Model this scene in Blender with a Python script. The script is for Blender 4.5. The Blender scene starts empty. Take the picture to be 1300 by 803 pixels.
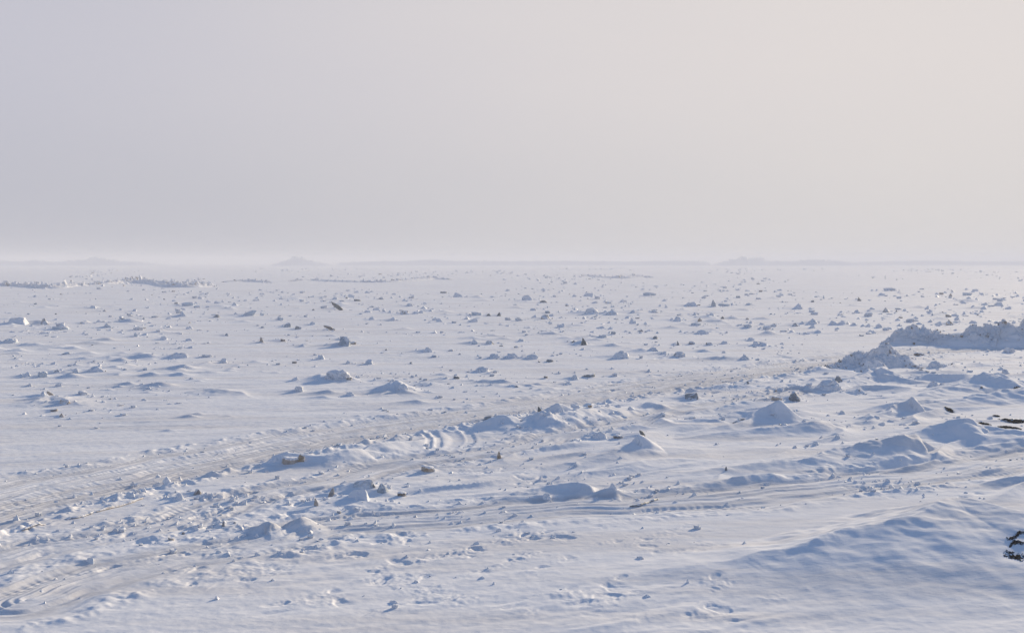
import bpy, bmesh, math, random
import numpy as np
from mathutils import Vector, Matrix

random.seed(7)
RNG = np.random.default_rng(11)
SC = bpy.context.scene
COL = SC.collection
R = math.radians

# ---------------------------------------------------------------- camera
CAM_H = 6.0
FPX = 1444.0            # focal length in the photograph's 1300 px wide frame
HOR = 331.0             # horizon row of the photograph
SUN_AZ, SUN_EL = 34.0, 14.0


def pix(px, py, z=0.0):
    """A point of the photograph at height z above the ice, in metres."""
    Y = FPX * (CAM_H - z) / (py - HOR)
    return ((px - 650.0) / FPX * Y, Y)


# ---------------------------------------------------------------- noise
_P = RNG.permutation(512)
_ANG = RNG.random(512) * 2 * math.pi
_GX, _GY = np.cos(_ANG), np.sin(_ANG)


def pn(x, y, seed=0):
    x = np.asarray(x, float); y = np.asarray(y, float)
    xi = np.floor(x).astype(np.int64); yi = np.floor(y).astype(np.int64)
    xf = x - xi; yf = y - yi
    u = xf * xf * xf * (xf * (xf * 6 - 15) + 10); v = yf * yf * yf * (yf * (yf * 6 - 15) + 10)

    def g(ix, iy, dx, dy):
        h = _P[(_P[(ix + seed * 37) & 511] + iy) & 511]
        return _GX[h] * dx + _GY[h] * dy
    n00 = g(xi, yi, xf, yf); n10 = g(xi + 1, yi, xf - 1, yf)
    n01 = g(xi, yi + 1, xf, yf - 1); n11 = g(xi + 1, yi + 1, xf - 1, yf - 1)
    a = n00 + u * (n10 - n00); b = n01 + u * (n11 - n01)
    return (a + v * (b - a)) * 1.5


def fbm(x, y, o=4, seed=0, gain=0.5):
    s = 0; a = 1.0; f = 1.0
    for k in range(o):
        s = s + a * pn(x * f, y * f, seed + k * 5); a *= gain; f *= 2.03
    return s


def sstep(a, b, x):
    t = np.clip((x - a) / (b - a), 0, 1)
    return t * t * (3 - 2 * t)


# ---------------------------------------------------------------- ground grid
def radii():
    r = [3.0]
    while r[-1] < 9000:
        q = r[-1]
        k = 0.012 if q < 14 else 0.0022 if q < 62 else 0.0042 if q < 130 else 0.007 if q < 300 else 0.016 if q < 1500 else 0.05
        r.append(q * (1 + k))
    return np.array(r)


RAD = radii()
fine = np.arange(-33, 33.001, 0.05)
wing = 33 + np.cumsum(np.linspace(0.1, 6.2, 46)); wing = wing[wing < 179]
TH = np.radians(np.concatenate([-wing[::-1], fine, wing]))
NR, NT = len(RAD), len(TH)
RR, TT = np.meshgrid(RAD, TH, indexing='ij')
X = RR * np.sin(TT); Y = RR * np.cos(TT)
H = np.zeros_like(X)
DIRT = np.zeros_like(X)      # packed, dirtied snow of the tracks
print('grid', NR, NT)


def block(cx, cy, rad):
    """Index block of the polar grid round a world point."""
    r = math.hypot(cx, cy); t = math.atan2(cx, cy)
    i0 = np.searchsorted(RAD, r - rad); i1 = np.searchsorted(RAD, r + rad) + 1
    if r < rad * 1.1:
        return slice(max(i0, 0), min(i1, NR)), slice(0, NT)
    dt = math.asin(min(1, rad / r))
    j0 = np.searchsorted(TH, t - dt); j1 = np.searchsorted(TH, t + dt) + 1
    return slice(max(i0, 0), min(i1, NR)), slice(max(j0, 0), min(j1, NT))


def poly_dist(x, y, pts, vals=None):
    """Distance to a polyline, side (+ right of travel), arclength, interpolated value."""
    best = np.full(x.shape, 1e9); side = np.zeros(x.shape); arc = np.zeros(x.shape)
    val = np.zeros(x.shape)
    s0 = 0
    for k in range(len(pts) - 1):
        ax, ay = pts[k]; bx, by = pts[k + 1]
        dx, dy = bx - ax, by - ay; L = math.hypot(dx, dy) + 1e-9
        t = np.clip(((x - ax) * dx + (y - ay) * dy) / L ** 2, 0, 1)
        ex = x - (ax + t * dx); ey = y - (ay + t * dy)
        d = np.hypot(ex, ey)
        m = d < best
        best = np.where(m, d, best)
        side = np.where(m, np.sign(dy * ex - dx * ey), side)
        arc = np.where(m, s0 + t * L, arc)
        if vals is not None:
            val = np.where(m, vals[k] + t * (vals[k + 1] - vals[k]), val)
        s0 += L
    return best, side, arc, val


def smooth_poly(pts, n=6):
    """Catmull-Rom through the points."""
    p = [np.array(q, float) for q in pts]
    p = [2 * p[0] - p[1]] + p + [2 * p[-1] - p[-2]]
    out = []
    for i in range(1, len(p) - 2):
        for k in range(n):
            t = k / n
            out.append(0.5 * ((2 * p[i]) + (-p[i - 1] + p[i + 1]) * t + (2 * p[i - 1] - 5 * p[i] + 4 * p[i + 1] - p[i + 2]) * t * t + (-p[i - 1] + 3 * p[i] - 3 * p[i + 1] + p[i + 2]) * t ** 3))
    out.append(p[-2])
    return out


# --- general relief of the wind-packed snow
WX, WY = math.cos(R(28)), math.sin(R(28))          # the wind's line on the ground
U = X * WX + Y * WY; V = -X * WY + Y * WX
near = 1 - sstep(70, 200, RR)
mid = 1 - sstep(400, 1500, RR)
H += 0.07 * fbm(X / 17, Y / 17, 3, 1)
H += 0.10 * fbm(X / 60, Y / 45, 3, 2) * sstep(60, 160, RR)
s1 = pn(U / 4.2, V / 1.5, 3); m1 = sstep(-0.15, 0.6, pn(X / 9, Y / 9, 4))
H += m1 * mid * 0.035 * (1 - np.abs(s1) * 1.5)
H += mid * (1 - .55 * (1 - sstep(30, 60, RR))) * .045 * fbm(X / 11 + .35 * pn(X / 6, Y / 3, 6), (Y - .3 * X) / 2.4, 3, 7) * sstep(-.3, .5, pn(X / 30, Y / 22, 8))
H += near * .009 * fbm((X + .5 * Y) / 3.5, (Y - .45 * X) / .55, 3, 17)
s2 = fbm(U / 1.3, V / 0.5, 3, 9); m2 = sstep(-0.1, 0.5, pn(X / 5, Y / 5, 14))
H += near * (0.005 + 0.016 * m2) * s2
H += near * 0.004 * fbm(X / 0.22, Y / 0.22, 2, 21)


# --- drifts with a crest
# the corner drift was blown smooth
_cx, _cy = pix(1170, 690)
H *= 1 - .7 * (1 - sstep(.5, 1.2, np.hypot((X - _cx) / 8, (Y - _cy) / 5.5)))
DRIFT = np.zeros_like(H)


def ridge(pts, wn, wf, p=1.7, warp=0.2, rough=0.0, seed=0):
    """Drift along a crest given as photo points with crest heights: wn, wf are widths of the right-hand / left-hand flank."""
    q = smooth_poly([(*pix(a, b, h), h) for a, b, h in pts], 5)
    xy = [(c[0], c[1]) for c in q]; hv = [max(c[2], 0) for c in q]
    cx = sum(c[0] for c in xy) / len(xy); cy = sum(c[1] for c in xy) / len(xy)
    rad = max(math.hypot(c[0] - cx, c[1] - cy) for c in xy) + max(wn, wf) * 1.6
    I, J = block(cx, cy, rad)
    x, y = X[I, J], Y[I, J]
    wx = x + warp * fbm(x / 1.3, y / 1.3, 3, 50 + seed); wy = y + warp * fbm(x / 1.3, y / 1.3, 3, 60 + seed)
    d, sd, arc, h = poly_dist(wx, wy, xy, hv)
    num = np.zeros_like(d); den = np.zeros_like(d); sg = np.zeros_like(d)
    for (a, b), hh in zip(xy, hv):                       # smooth the height over the crest's neighbourhood
        q = 1 / ((wx - a) ** 2 + (wy - b) ** 2 + .04) ** 2
        num += q * hh; den += q
    hs_ = num / den
    k_ = sstep(.1, 1.0, d)
    h = h * (1 - k_) + hs_ * k_
    w = (wf + (wn - wf) * sstep(-.25, .25, sd * d)) * (0.55 + 0.45 * h / max(hv))
    t = np.clip(d / w, 0, 1)
    dh = h * (1 - t) ** p * (1 + 0.3 * t)
    if rough:
        dh = dh + rough * fbm(x / 0.35, y / 0.35, 3, 70 + seed) * sstep(0, 0.12, dh)
    dh = dh * (1 + (.10 if seed else .05) * fbm(x / .9, y / .9, 3, 80 + seed))
    DRIFT[I, J] = np.maximum(DRIFT[I, J], dh) + .25 * np.minimum(DRIFT[I, J], dh)


def mound(cx, cy, a, b, h, ang, p=1.4):
    rad = max(a, b) * 1.7
    I, J = block(cx, cy, rad)
    if I.stop - I.start < 2:
        return
    x, y = X[I, J] - cx, Y[I, J] - cy
    c, s = math.cos(ang), math.sin(ang)
    u = (x * c + y * s) / a; v = (-x * s + y * c) / b
    u = np.where(u > 0, u, u * 1.9)               # blunt windward end, long lee tail
    H[I, J] += h * np.exp(-np.power(u * u + v * v + 1e-9, p / 2) * 1.6)


RIDGES = [
    # big drift in the lower right corner
    ([(790, 742, 0), (835, 732, .05), (880, 722, .12), (940, 707, .2), (1000, 694, .34), (1085, 670, .53), (1150, 653, .69), (1205, 634, .76), (1250, 638, .73), (1330, 649, .66), (1480, 640, .58)], 4.2, 2.0, 1.25),
    ([(850, 607, .04), (930, 593, .16), (1030, 578, .34), (1090, 566, .48), (1148, 551, .78), (1168, 560, .45), (1195, 576, .08)], 2.6, 1.3, 1.6),
    ([(1060, 572, .05), (1125, 556, .25), (1180, 541, .45), (1233, 529, .85), (1262, 539, .55), (1300, 545, .5), (1400, 548, .4)], 2.6, 1.4, 1.6),
    ([(1050, 548, .04), (1100, 532, .18), (1122, 522, .25), (1148, 509, .5), (1162, 503, .72), (1178, 513, .35), (1205, 524, .05)], 1.5, 1.0, 1.5),
    ([(860, 552, .04), (920, 540, .18), (950, 531, .26), (970, 519, .5), (986, 510, .8), (994, 514, .62), (1004, 529, .06)], 1.4, .9, 1.4),
    ([(1120, 510, .05), (1170, 499, .2), (1225, 483, .5), (1248, 472, .85), (1262, 471, .85), (1288, 486, .5), (1320, 500, .1)], 2.8, 1.6, 1.6),
    ([(1140, 516, .05), (1225, 502, .3), (1290, 493, .5), (1360, 486, .5)], 2.2, 1.5, 1.7),
    ([(1040, 496, .05), (1085, 480, .25), (1113, 465, .6), (1126, 467, .65), (1144, 478, .3), (1195, 485, .05)], 1.7, 1.2, 1.5),
    ([(720, 592, .04), (770, 580, .15), (796, 569, .25), (804, 563, .35), (811, 553, .6), (822, 558, .25), (850, 562, .06)], .9, .8, 1.3),
    ([(700, 592, .04), (760, 578, .18), (803, 566, .3)], 1.3, 1.2, 1.5),
    ([(742, 601, .03), (800, 588, .15), (850, 583, .1), (900, 586, .03)], 1.0, 1.0, 1.5),
    ([(598, 547, .05), (622, 531, .45), (640, 528, .5), (655, 537, .3), (672, 530, .4)], 1.9, 1.2, 1.5),
    ([(672, 530, .2), (690, 523, .6), (705, 528, .45), (722, 522, .5), (760, 517, .4), (800, 516, .1)], 2.0, 1.0, 1.5),
    ([(340, 588, .05), (372, 577, .3), (410, 576, .32), (440, 571, .38), (466, 572, .22), (500, 578, .03)], 1.1, .7, 1.4),
    ([(452, 582, .03), (470, 565, .32), (490, 561, .35), (520, 560, .2), (560, 556, .05)], .9, .7, 1.4),
    ([(312, 676, .04), (332, 653, .42), (342, 655, .38), (356, 668, .05)], .9, .6, 1.3),
    ([(356, 668, .04), (381, 648, .42), (390, 648, .4), (402, 662, .05)], .8, .6, 1.3),
    ([(390, 646, .05), (425, 634, .12), (470, 634, .12), (505, 637, .06), (530, 640, .03)], 1.2, .8, 1.5),
    ([(615, 634, .04), (680, 616, .22), (722, 609, .34), (740, 612, .32), (752, 625, .04)], 1.5, 1.0, 1.5),
    ([(735, 634, .03), (768, 620, .22), (782, 616, .3), (795, 624, .12), (815, 630, .03)], .8, .6, 1.4),
    ([(830, 541, .04), (890, 530, .2), (950, 522, .35), (1010, 520, .25)], 1.9, 1.2, 1.6),
    ([(640, 556, .05), (760, 543, .2), (800, 540, .22), (850, 545, .05)], 1.2, .9, 1.5),
    ([(860, 556, .05), (940, 546, .2), (1030, 536, .35), (1050, 534, .3), (1080, 543, .05)], 1.4, .9, 1.6),
    ([(30, 516, .05), (60, 503, .35), (80, 504, .3), (112, 516, .05)], 1.6, 1.2, 1.5),
    ([(235, 500, .05), (262, 494, .3), (290, 495, .3), (318, 503, .03)], 1.5, 1.0, 1.5),
    ([(480, 503, .03), (500, 487, .5), (512, 492, .4), (528, 499, .1)], 1.3, 1.0, 1.4),
    ([(400, 487, .05), (415, 473, .45), (432, 475, .4), (455, 485, .04)], 1.5, 1.0, 1.4),
    ([(1190, 576, .05), (1260, 564, .22), (1330, 556, .3)], 1.4, 1.2, 1.6),
    ([(1240, 616, .05), (1285, 606, .25), (1330, 604, .3), (1400, 602, .2)], 1.2, .9, 1.6),
]
for k, (p_, wn, wf, pw) in enumerate(RIDGES):
    sm = 1.25 if k == 0 else 1.45 if wn > 2.2 else 1.2
    ridge([(a, b, h * (1.0 if k == 0 else .5 if (p_[1][1] < 515 and p_[1][0] < 640) else .86)) for a, b, h in p_], wn * sm, wf * sm, pw * (1 if k == 0 else 1.3), seed=k, warp=.2 if k == 0 else .3 if wn > 1.4 else .12)
# the wind-rippled lumps on the big corner drift
ridge([(1010, 712, .05), (1040, 702, .14), (1078, 690, .16), (1092, 694, .05)], .5, .4, 1.3, rough=.06, seed=90)

def drift_field(px, py, rx, ry, amp, su, sv, seed, az=48):
    cx, cy = pix(px, py); I, J = block(cx, cy, max(rx, ry) * 1.2)
    x, y = X[I, J], Y[I, J]
    m = 1 - sstep(.45, 1.1, np.hypot((x - cx) / rx, (y - cy) / ry) + .25 * pn(x / 4, y / 4, seed))
    ux, uy = math.sin(R(az)), math.cos(R(az))
    u = x * ux + y * uy; v = -x * uy + y * ux
    v = v + .5 * pn(u / 3, v / 2, seed + 1)
    n = 1 - np.abs(pn(u / su, v / sv, seed + 2)) * 2.2
    a = np.clip(pn(u / (su * 1.3), v / (sv * 1.7), seed + 3) + .35, 0, 1)
    DRIFT[I, J] = np.maximum(DRIFT[I, J], amp * m * a * np.clip(n, 0, 1) ** 1.6)


drift_field(1130, 545, 13, 13, .34, 7, 2.2, 300)
drift_field(1180, 480, 14, 12, .36, 6, 2.2, 310)
drift_field(720, 590, 9, 6, .16, 5, 1.3, 320)
H += DRIFT
# --- the ploughed road and the two vehicle tracks
ROAD_UP = [(-260, 662), (-60, 622), (81, 594), (163, 583), (254, 567), (330, 555), (498, 529), (650, 511), (742, 497), (843, 477), (970, 463), (1080, 451), (1170, 441), (1320, 437)]
ROAD_LO = [(-260, 742), (-60, 688), (0, 664), (163, 624), (320, 587), (422, 567), (523, 549), (612, 534), (740, 512), (860, 496), (970, 478), (1060, 463), (1170, 450), (1320, 444)]
up = [pix(*q) for q in ROAD_UP]; lo = [pix(*q) for q in ROAD_LO]


def resample(p, n=60):
    p = np.array(smooth_poly(p, 8)); s = np.r_[0, np.cumsum(np.hypot(*np.diff(p, axis=0).T))]
    q = np.linspace(0, s[-1], n)
    return np.c_[np.interp(q, s, p[:, 0]), np.interp(q, s, p[:, 1])]


ru, rl = resample(up), resample(lo)
rc = (ru + rl) / 2; rw = np.hypot(*(ru - rl).T) / 2
TRACKS = [
    # centre line, half width, depth
    (rc, rw * 0.8, 0.05, 'snow_road'),
    (resample([pix(*q) for q in [(-120, 742), (0, 708), (160, 674), (330, 630), (432, 608), (528, 587), (600, 575), (655, 569), (716, 554), (782, 541), (850, 524), (940, 510), (1010, 498)]], 50), np.full(50, .95), 0.07, 'snow_track'),
    (resample([pix(*q) for q in [(40, 760), (152, 724), (250, 703), (330, 688), (404, 668), (470, 660), (549, 656), (650, 646), (800, 640), (900, 634), (1008, 623), (1100, 612), (1199, 601), (1300, 584), (1420, 566)]], 50), np.full(50, 1.25), 0.06, 'snow_track'),
]
TMASK = []
for k, (c, hw, dep, nm) in enumerate(TRACKS):
    cx, cy = c.mean(0); rad = np.hypot(*(c - [cx, cy]).T).max() + 8
    I, J = block(cx, cy, rad)
    x, y = X[I, J], Y[I, J]
    wob = 0.25 * fbm(x / 2.5, y / 2.5, 3, 100 + k)
    d, sd, arc, w = poly_dist(x, y, [tuple(q) for q in c], list(hw))
    s = d * sd + wob
    ins = 1 - sstep(w * 0.8, w * 1.15, np.abs(s))
    edge = np.exp(-((np.abs(s) - w * 1.15) / 0.28) ** 2)
    lump = np.clip(fbm(x / 0.5, y / 0.5, 3, 130 + k), -.4, 1)
    if k == 0:
        st = 0.012 * fbm(arc / .16, s / .5, 2, 119) * (pn(s / .5, arc / 18, 120) > 0) + 0.05 * pn(s / 0.42, arc / 16, 110) + 0.032 * pn(s / 0.19, arc / 9, 111) + 0.016 * pn(s / .09, arc / 3, 112)
        H[I, J] = H[I, J] * (1 - 0.75 * ins) + ins * (st - dep) + edge * np.where(sd > 0, .05 + .12 * lump, .02 + .05 * lump)
        DIRT[I, J] = np.maximum(DIRT[I, J], ins * np.clip(0.42 + 0.6 * pn(s / 0.38, arc / 25, 113) + .45 * pn(s / .17, arc / 12, 114) + .55 * np.exp(-((s - w * .45) / (w * .3)) ** 2), 0, 1.2))
    else:
        g = np.exp(-((np.abs(s) - w * .62) / .24) ** 2)          # two wheel ruts
        lug = (0.5 + 0.5 * np.sin(arc / 0.21 * 2 * math.pi + 2.2 * pn(x / .5, y / .5, 119))) * sstep(-.1, .5, pn(arc / 2.2, s * .8, 121 + k)) * .6
        st = -dep * g * (0.75 + 0.4 * lug * (pn(arc / 3, s * 0, 115 + k) > -0.1)) + 0.03 * pn(s / 0.15, arc / 4, 116 + k)
        H[I, J] = H[I, J] * (1 - 0.35 * ins) + ins * st + edge * (0.04 + 0.08 * lump) * (0.5 + 0.5 * pn(arc / 4, s * 0, 117))
        DIRT[I, J] = np.maximum(DIRT[I, J], ins * np.clip(0.3 + .5 * pn(s / .2, arc / 10, 122) + 0.6 * g * (.7 + .5 * pn(arc / 5, s, 118)), 0, 1))
    M = np.zeros_like(X, dtype=np.uint8); M[I, J] = (np.abs(s) < w * 1.02) & (arc > 0.01)
    TMASK.append(M)

# curved wheel ruts beside the road
for pts, hw in (([(551, 551), (556, 558), (557, 568)], .12), ([(568, 548), (579, 555), (580, 563), (571, 571)], .26), ([(586, 545), (596, 555), (597, 562), (588, 571)], .16), ([(540, 553), (545, 560), (543, 570)], .1)):
    c = [tuple(q[:2]) for q in smooth_poly([pix(*q) for q in pts], 6)]
    I, J = block(*c[len(c) // 2], 3.2)
    d, sd, arc, _ = poly_dist(X[I, J], Y[I, J], c)
    H[I, J] += -0.03 * (1 - sstep(hw * .5, hw * 1.3, d)) + 0.008 * np.exp(-((d - hw * 1.5) / .1) ** 2)

# trampled snow in the middle foreground and beside the loader track
def trample(cx, cy, rx, ry, amp, sc, seed):
    I, J = block(cx, cy, max(rx, ry) * 1.3)
    x, y = X[I, J], Y[I, J]
    m = 1 - sstep(.6, 1.15, np.hypot((x - cx) / rx, (y - cy) / ry) + .3 * pn(x / 1.5, y / 1.5, seed))
    ta, tb = (x * .6 + y * .8), (-x * .8 + y * .6)
    n = pn(ta / (sc * 1.5), tb / sc, seed + 1)
    m = m * sstep(-.25, .3, pn(ta / 4.5, tb / .9, seed + 7))
    m = m * sstep(-.35, .35, pn(x / 1.1, y / 1.1, seed + 9)); amp = amp * .8
    H[I, J] -= amp * m * sstep(.2, .5, n)
    H[I, J] += amp * .35 * m * sstep(.1, .45, -n) + amp * .2 * m * fbm(x / (sc * .4), y / (sc * .4), 2, seed + 2)


for a, b, rx, ry, am, s_ in ((560, 690, 4.2, 2.6, .085, .30), (780, 680, 3.2, 2.2, .05, .3), (330, 640, 3.4, 2.6, .08, .33), (230, 660, 3.0, 3.2, .09, .36), (690, 548, 3.0, 2.5, .06, .3), (640, 600, 3, 2, .04, .3),
                             (1150, 622, 2.4, 1.2, .05, .25), (150, 700, 3, 2, .06, .3), (870, 490, 6, 5, .08, .5), (1020, 490, 6, 6, .1, .5), (1000, 455, 10, 7, .1, .8), (420, 745, 3, 2, .05, .3), (820, 760, 3, 1.6, .05, .3), (1200, 455, 9, 6, .1, .7)):
    trample(*pix(a, b), rx, ry, am, s_, int(a + b))

# ---------------------------------------------------------------- where the ice lies
# px, py of the base, width px, height px, shape, material, name, label
N = []


def note(px, py, w, h, shape, mat, name, label, **k):
    N.append(dict(px=px, py=py, w=w, h=h, shape=shape, mat=mat, name=name, label=label, **k))


BLOCK, SLAB, SPIKE, DOME, FLAT = 'block', 'slab', 'spike', 'dome', 'flat'
# foreground
note(452, 634, 34, 15, BLOCK, 'blue', 'ice_block', 'broad snow-dusted ice block at the front of the foreground block cluster', anchor=1)
note(460, 620, 30, 16, BLOCK, 'slate', 'ice_block', 'peaked ice block standing behind the others in the foreground cluster')
note(486, 625, 25, 16, SPIKE, 'slate', 'ice_block', 'pointed ice block with a dark left edge, right end of the foreground cluster')
note(473, 619, 9, 7, BLOCK, 'brown', 'ice_chunk', 'dark brown ice chunk wedged between the two peaked foreground blocks')
note(510, 629, 13, 6, FLAT, 'brown', 'ice_chunk', 'low brownish ice chunk lying right of the foreground block cluster')
note(420, 630, 11, 15, SPIKE, 'brown', 'ice_chunk', 'upright brown-topped ice chunk left of the foreground block cluster')
note(401, 642, 8, 13, SPIKE, 'ochre', 'ice_flake', 'thin upright cream ice flake at the left end of the foreground cluster')
note(634, 582, 8, 13, SPIKE, 'ochre', 'ice_flake', 'lone upright ochre ice flake standing on flat snow below the road', anchor=1)
note(367, 588, 22, 9, FLAT, 'ochre', 'ice_slab', 'flat ochre ice slab overhanging the near edge of the snow road', anchor=1)
note(381, 586, 10, 12, BLOCK, 'ochre', 'ice_chunk', 'squarish tan ice chunk at the right end of the overhanging ochre slab')
note(543, 598, 18, 9, FLAT, 'ochre', 'ice_slab', 'snow-capped flat ice slab with an orange underside beside the vehicle track', anchor=1)
note(250, 628, 11, 9, BLOCK, 'brown', 'ice_chunk', 'grey ice chunk with a brown right face left of the rubble by the road', anchor=1)
note(283, 668, 6, 10, SPIKE, 'brown', 'ice_spike', 'small dark upright ice spike left of the two white snow cones', anchor=1)
note(297, 664, 4, 4, BLOCK, 'brown', 'ice_chunk', 'tiny brown ice chunk just right of the small dark upright spike')
note(217, 685, 8, 4, FLAT, 'ochre', 'ice_chunk', 'small orange ice chunk on the churned snow at lower left')
note(232, 678, 4, 4, BLOCK, 'brown', 'ice_chunk', 'tiny grey-brown ice chunk beyond the small orange one at lower left')
note(113, 714, 11, 7, BLOCK, 'blue', 'ice_chunk', 'dark blue ice chunk on the nearest snow at far lower left')
note(20, 660, 12, 7, SPIKE, 'blue', 'ice_chunk', 'blue-shaded broken chunk by the road edge at the left frame edge')
note(226, 634, 12, 8, DOME, 'snowy', 'ice_chunk', 'rounded snow-covered chunk just left of the grey and brown chunk')
note(632, 532, 9, 6, FLAT, 'ochre', 'ice_chunk', 'small orange-faced ice chunk on the drift at the road edge')
note(621, 533, 16, 8, BLOCK, 'dark', 'ice_block', 'dark greenish ice block poking from the drift at the road edge', anchor=1)
note(686, 524, 9, 12, SPIKE, 'dark', 'ice_spike', 'sharp dark ice spike on top of the middle road drift', anchor=1)
note(712, 524, 13, 11, SPIKE, 'blue', 'ice_block', 'jagged blue ice block right of the sharp dark spike')
note(654, 530, 10, 6, BLOCK, 'blue', 'ice_chunk', 'low blue ice chunk on the drift left of the sharp dark spike')
note(731, 518, 14, 7, BLOCK, 'blue', 'ice_block', 'blue ice block with an orange corner at the right end of road drift')
note(749, 517, 6, 5, FLAT, 'ochre', 'ice_chunk', 'little tan ice chunk right of the blue block on the road drift')
note(767, 512, 8, 8, SPIKE, 'blue', 'ice_spike', 'small blue spike where the road drift runs out to the right')
note(813, 559, 14, 5, SLAB, 'dark', 'ice_slab', 'narrow dark slab leaning on the peak of the white snow cone', anchor=1, tilt=58, lift=9, fwd=-.35)
note(785, 556, 14, 5, FLAT, 'brown', 'ice_slab', 'low brown-edged ice slab left of the cone with the leaning slab')
note(762, 557, 20, 11, BLOCK, 'snowy', 'ice_block', 'blue-shaded snowy block left of the low brown-edged slab')
note(879, 507, 19, 12, BLOCK, 'dark', 'ice_block', 'dark grey ice block beside the road bend, snow heaped round it', anchor=1)
note(871, 503, 8, 6, SPIKE, 'blue', 'ice_chunk', 'blue pointed chunk touching the dark block at the road bend')
note(932, 490, 4, 6, SPIKE, 'dark', 'ice_spike', 'left of two tiny dark uprights right of the road bend')
note(950, 487, 4, 5, SPIKE, 'dark', 'ice_spike', 'right of two tiny dark uprights right of the road bend')
note(987, 508, 14, 6, FLAT, 'ochre', 'ice_slab', 'snow-topped flat slab with an ochre base behind the peaked blue drift', anchor=1)
note(1009, 509, 15, 14, DOME, 'dark', 'ice_boulder', 'rounded grey ice boulder with dark left side above the peaked drift', anchor=1)
note(1055, 495, 33, 14, DOME, 'snowy', 'ice_boulder', 'large smooth snow-covered dome of ice on the slope below the rubble heap', anchor=1)
note(1065, 485, 10, 10, DOME, 'dark', 'ice_boulder', 'small round boulder perched behind the large snow-covered dome')
note(922, 597, 5, 8, SPIKE, 'dark', 'ice_spike', 'single black upright chunk on open snow right of the leaning slab')
note(788, 582, 5, 5, BLOCK, 'blue', 'ice_chunk', 'small blue lump in front of the white snow cone')
note(731, 592, 9, 8, SPIKE, 'blue', 'ice_chunk', 'blue pointed lump left of and below the white snow cone')
note(778, 625, 14, 9, SPIKE, 'snowy', 'ice_chunk', 'snowy pointed lump on the smooth foreground below the cone')
note(694, 633, 13, 8, DOME, 'snowy', 'ice_chunk', 'round snowy lump left of the pointed one in smooth foreground')
note(1064, 556, 7, 6, DOME, 'blue', 'ice_chunk', 'small blue ice ball on bright snow right of the peaked drift')
note(1036, 565, 8, 7, DOME, 'blue', 'ice_chunk', 'blue ice ball nearest the long sharp drift crest')
note(1030, 538, 6, 6, SPIKE, 'blue', 'ice_spike', 'tiny dark blue tip at the end of a thin drift line')
note(1070, 525, 7, 5, DOME, 'blue', 'ice_chunk', 'pale blue lump between the two peaked drifts')
note(1190, 466, 18, 9, DOME, 'snowy', 'ice_boulder', 'snow-covered hump with a dark foot right of the small rubble heap', anchor=1)
note(1283, 447, 13, 6, FLAT, 'snowy', 'ice_slab', 'snow-laden slab with dark tip in front of the long rubble bank')
note(1168, 451, 14, 4, FLAT, 'brown', 'ice_slab', 'dark flat slab between the two rubble heaps')
note(1186, 490, 12, 7, DOME, 'snowy', 'ice_chunk', 'small snowy hump with dark left foot on the bright right slope')
note(1278, 474, 10, 6, DOME, 'blue', 'ice_chunk', 'blue hump behind the rounded drift at the right edge')
note(1165, 481, 9, 5, SPIKE, 'blue', 'ice_chunk', 'blue tilted chunk on the bright slope right of the smooth mound')
# left field
note(79, 513, 15, 8, BLOCK, 'ochre', 'ice_block', 'ochre ice block sticking from the rubbly drift at left', anchor=1)
note(68, 522, 9, 4, FLAT, 'brown', 'ice_slab', 'dark flat slab just below the ochre block at left')
note(77, 529, 8, 6, SPIKE, 'ochre', 'ice_chunk', 'lowest small ochre chunk under the ochre block at left')
note(53, 504, 15, 9, SPIKE, 'blue', 'ice_block', 'blue pointed block beside a brown flake above the ochre block', anchor=1)
note(62, 503, 11, 4, SLAB, 'ochre', 'ice_flake', 'brown tilted flake right of the blue pointed block at left', tilt=38, lift=2)
note(104, 500, 12, 5, FLAT, 'snowy', 'ice_chunk', 'snowy low chunk with tan edge right of the brown tilted flake')
note(226, 454, 24, 9, BLOCK, 'blue', 'ice_block', 'isolated blue ice block with brown top on the open left field', anchor=1)
note(262, 453, 14, 4, FLAT, 'snowy', 'ice_chunk', 'low white chunk right of the isolated brown-topped block')
note(188, 494, 9, 5, SPIKE, 'blue', 'ice_chunk', 'small blue chunk with a drift tail below the isolated block')
note(118, 472, 22, 8, BLOCK, 'snowy', 'ice_block', 'snowy ragged block in a low row on the left field', anchor=1)
note(95, 473, 11, 6, SPIKE, 'blue', 'ice_chunk', 'blue chunk in the low row, just left of the ragged snowy block')
note(72, 473, 13, 5, SPIKE, 'brown', 'ice_chunk', 'brown-flecked chunk in the low row, second left of the ragged block')
note(33, 478, 9, 7, DOME, 'snowy', 'ice_chunk', 'round snowy chunk at the left end of the low row')
note(55, 410, 17, 11, SPIKE, 'brown', 'ice_block', 'jagged brown and white block topmost on the left field', anchor=1)
note(20, 411, 26, 9, BLOCK, 'snowy', 'ice_block', 'wide snowy heap left of the jagged brown and white block')
note(104, 410, 7, 4, BLOCK, 'brown', 'ice_chunk', 'little brown chunk right of the jagged brown and white block')
note(135, 416, 14, 6, SPIKE, 'brown', 'ice_chunk', 'brown pointed chunk further right of the jagged block')
note(75, 418, 20, 5, FLAT, 'blue', 'ice_slab', 'long flat blue slab below the jagged brown and white block')
note(10, 435, 19, 6, DOME, 'blue', 'ice_boulder', 'arched blue hump at the left frame edge')
note(172, 427, 7, 8, SPIKE, 'blue', 'ice_spike', 'blue spike with a long pale drift tail to its left')
note(207, 430, 10, 7, BLOCK, 'snowy', 'ice_chunk', 'white chunk with blue side right of the spike with drift tail')
note(237, 388, 16, 5, FLAT, 'blue', 'ice_slab', 'thin flat blue slab far out on the left field', anchor=1)
note(297, 388, 11, 6, SPIKE, 'blue', 'ice_chunk', 'pointed blue chunk far out, right of the thin flat slab', anchor=1)
note(231, 402, 13, 7, SPIKE, 'blue', 'ice_chunk', 'blue peaked chunk with brown tip below the thin flat slab')
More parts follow.
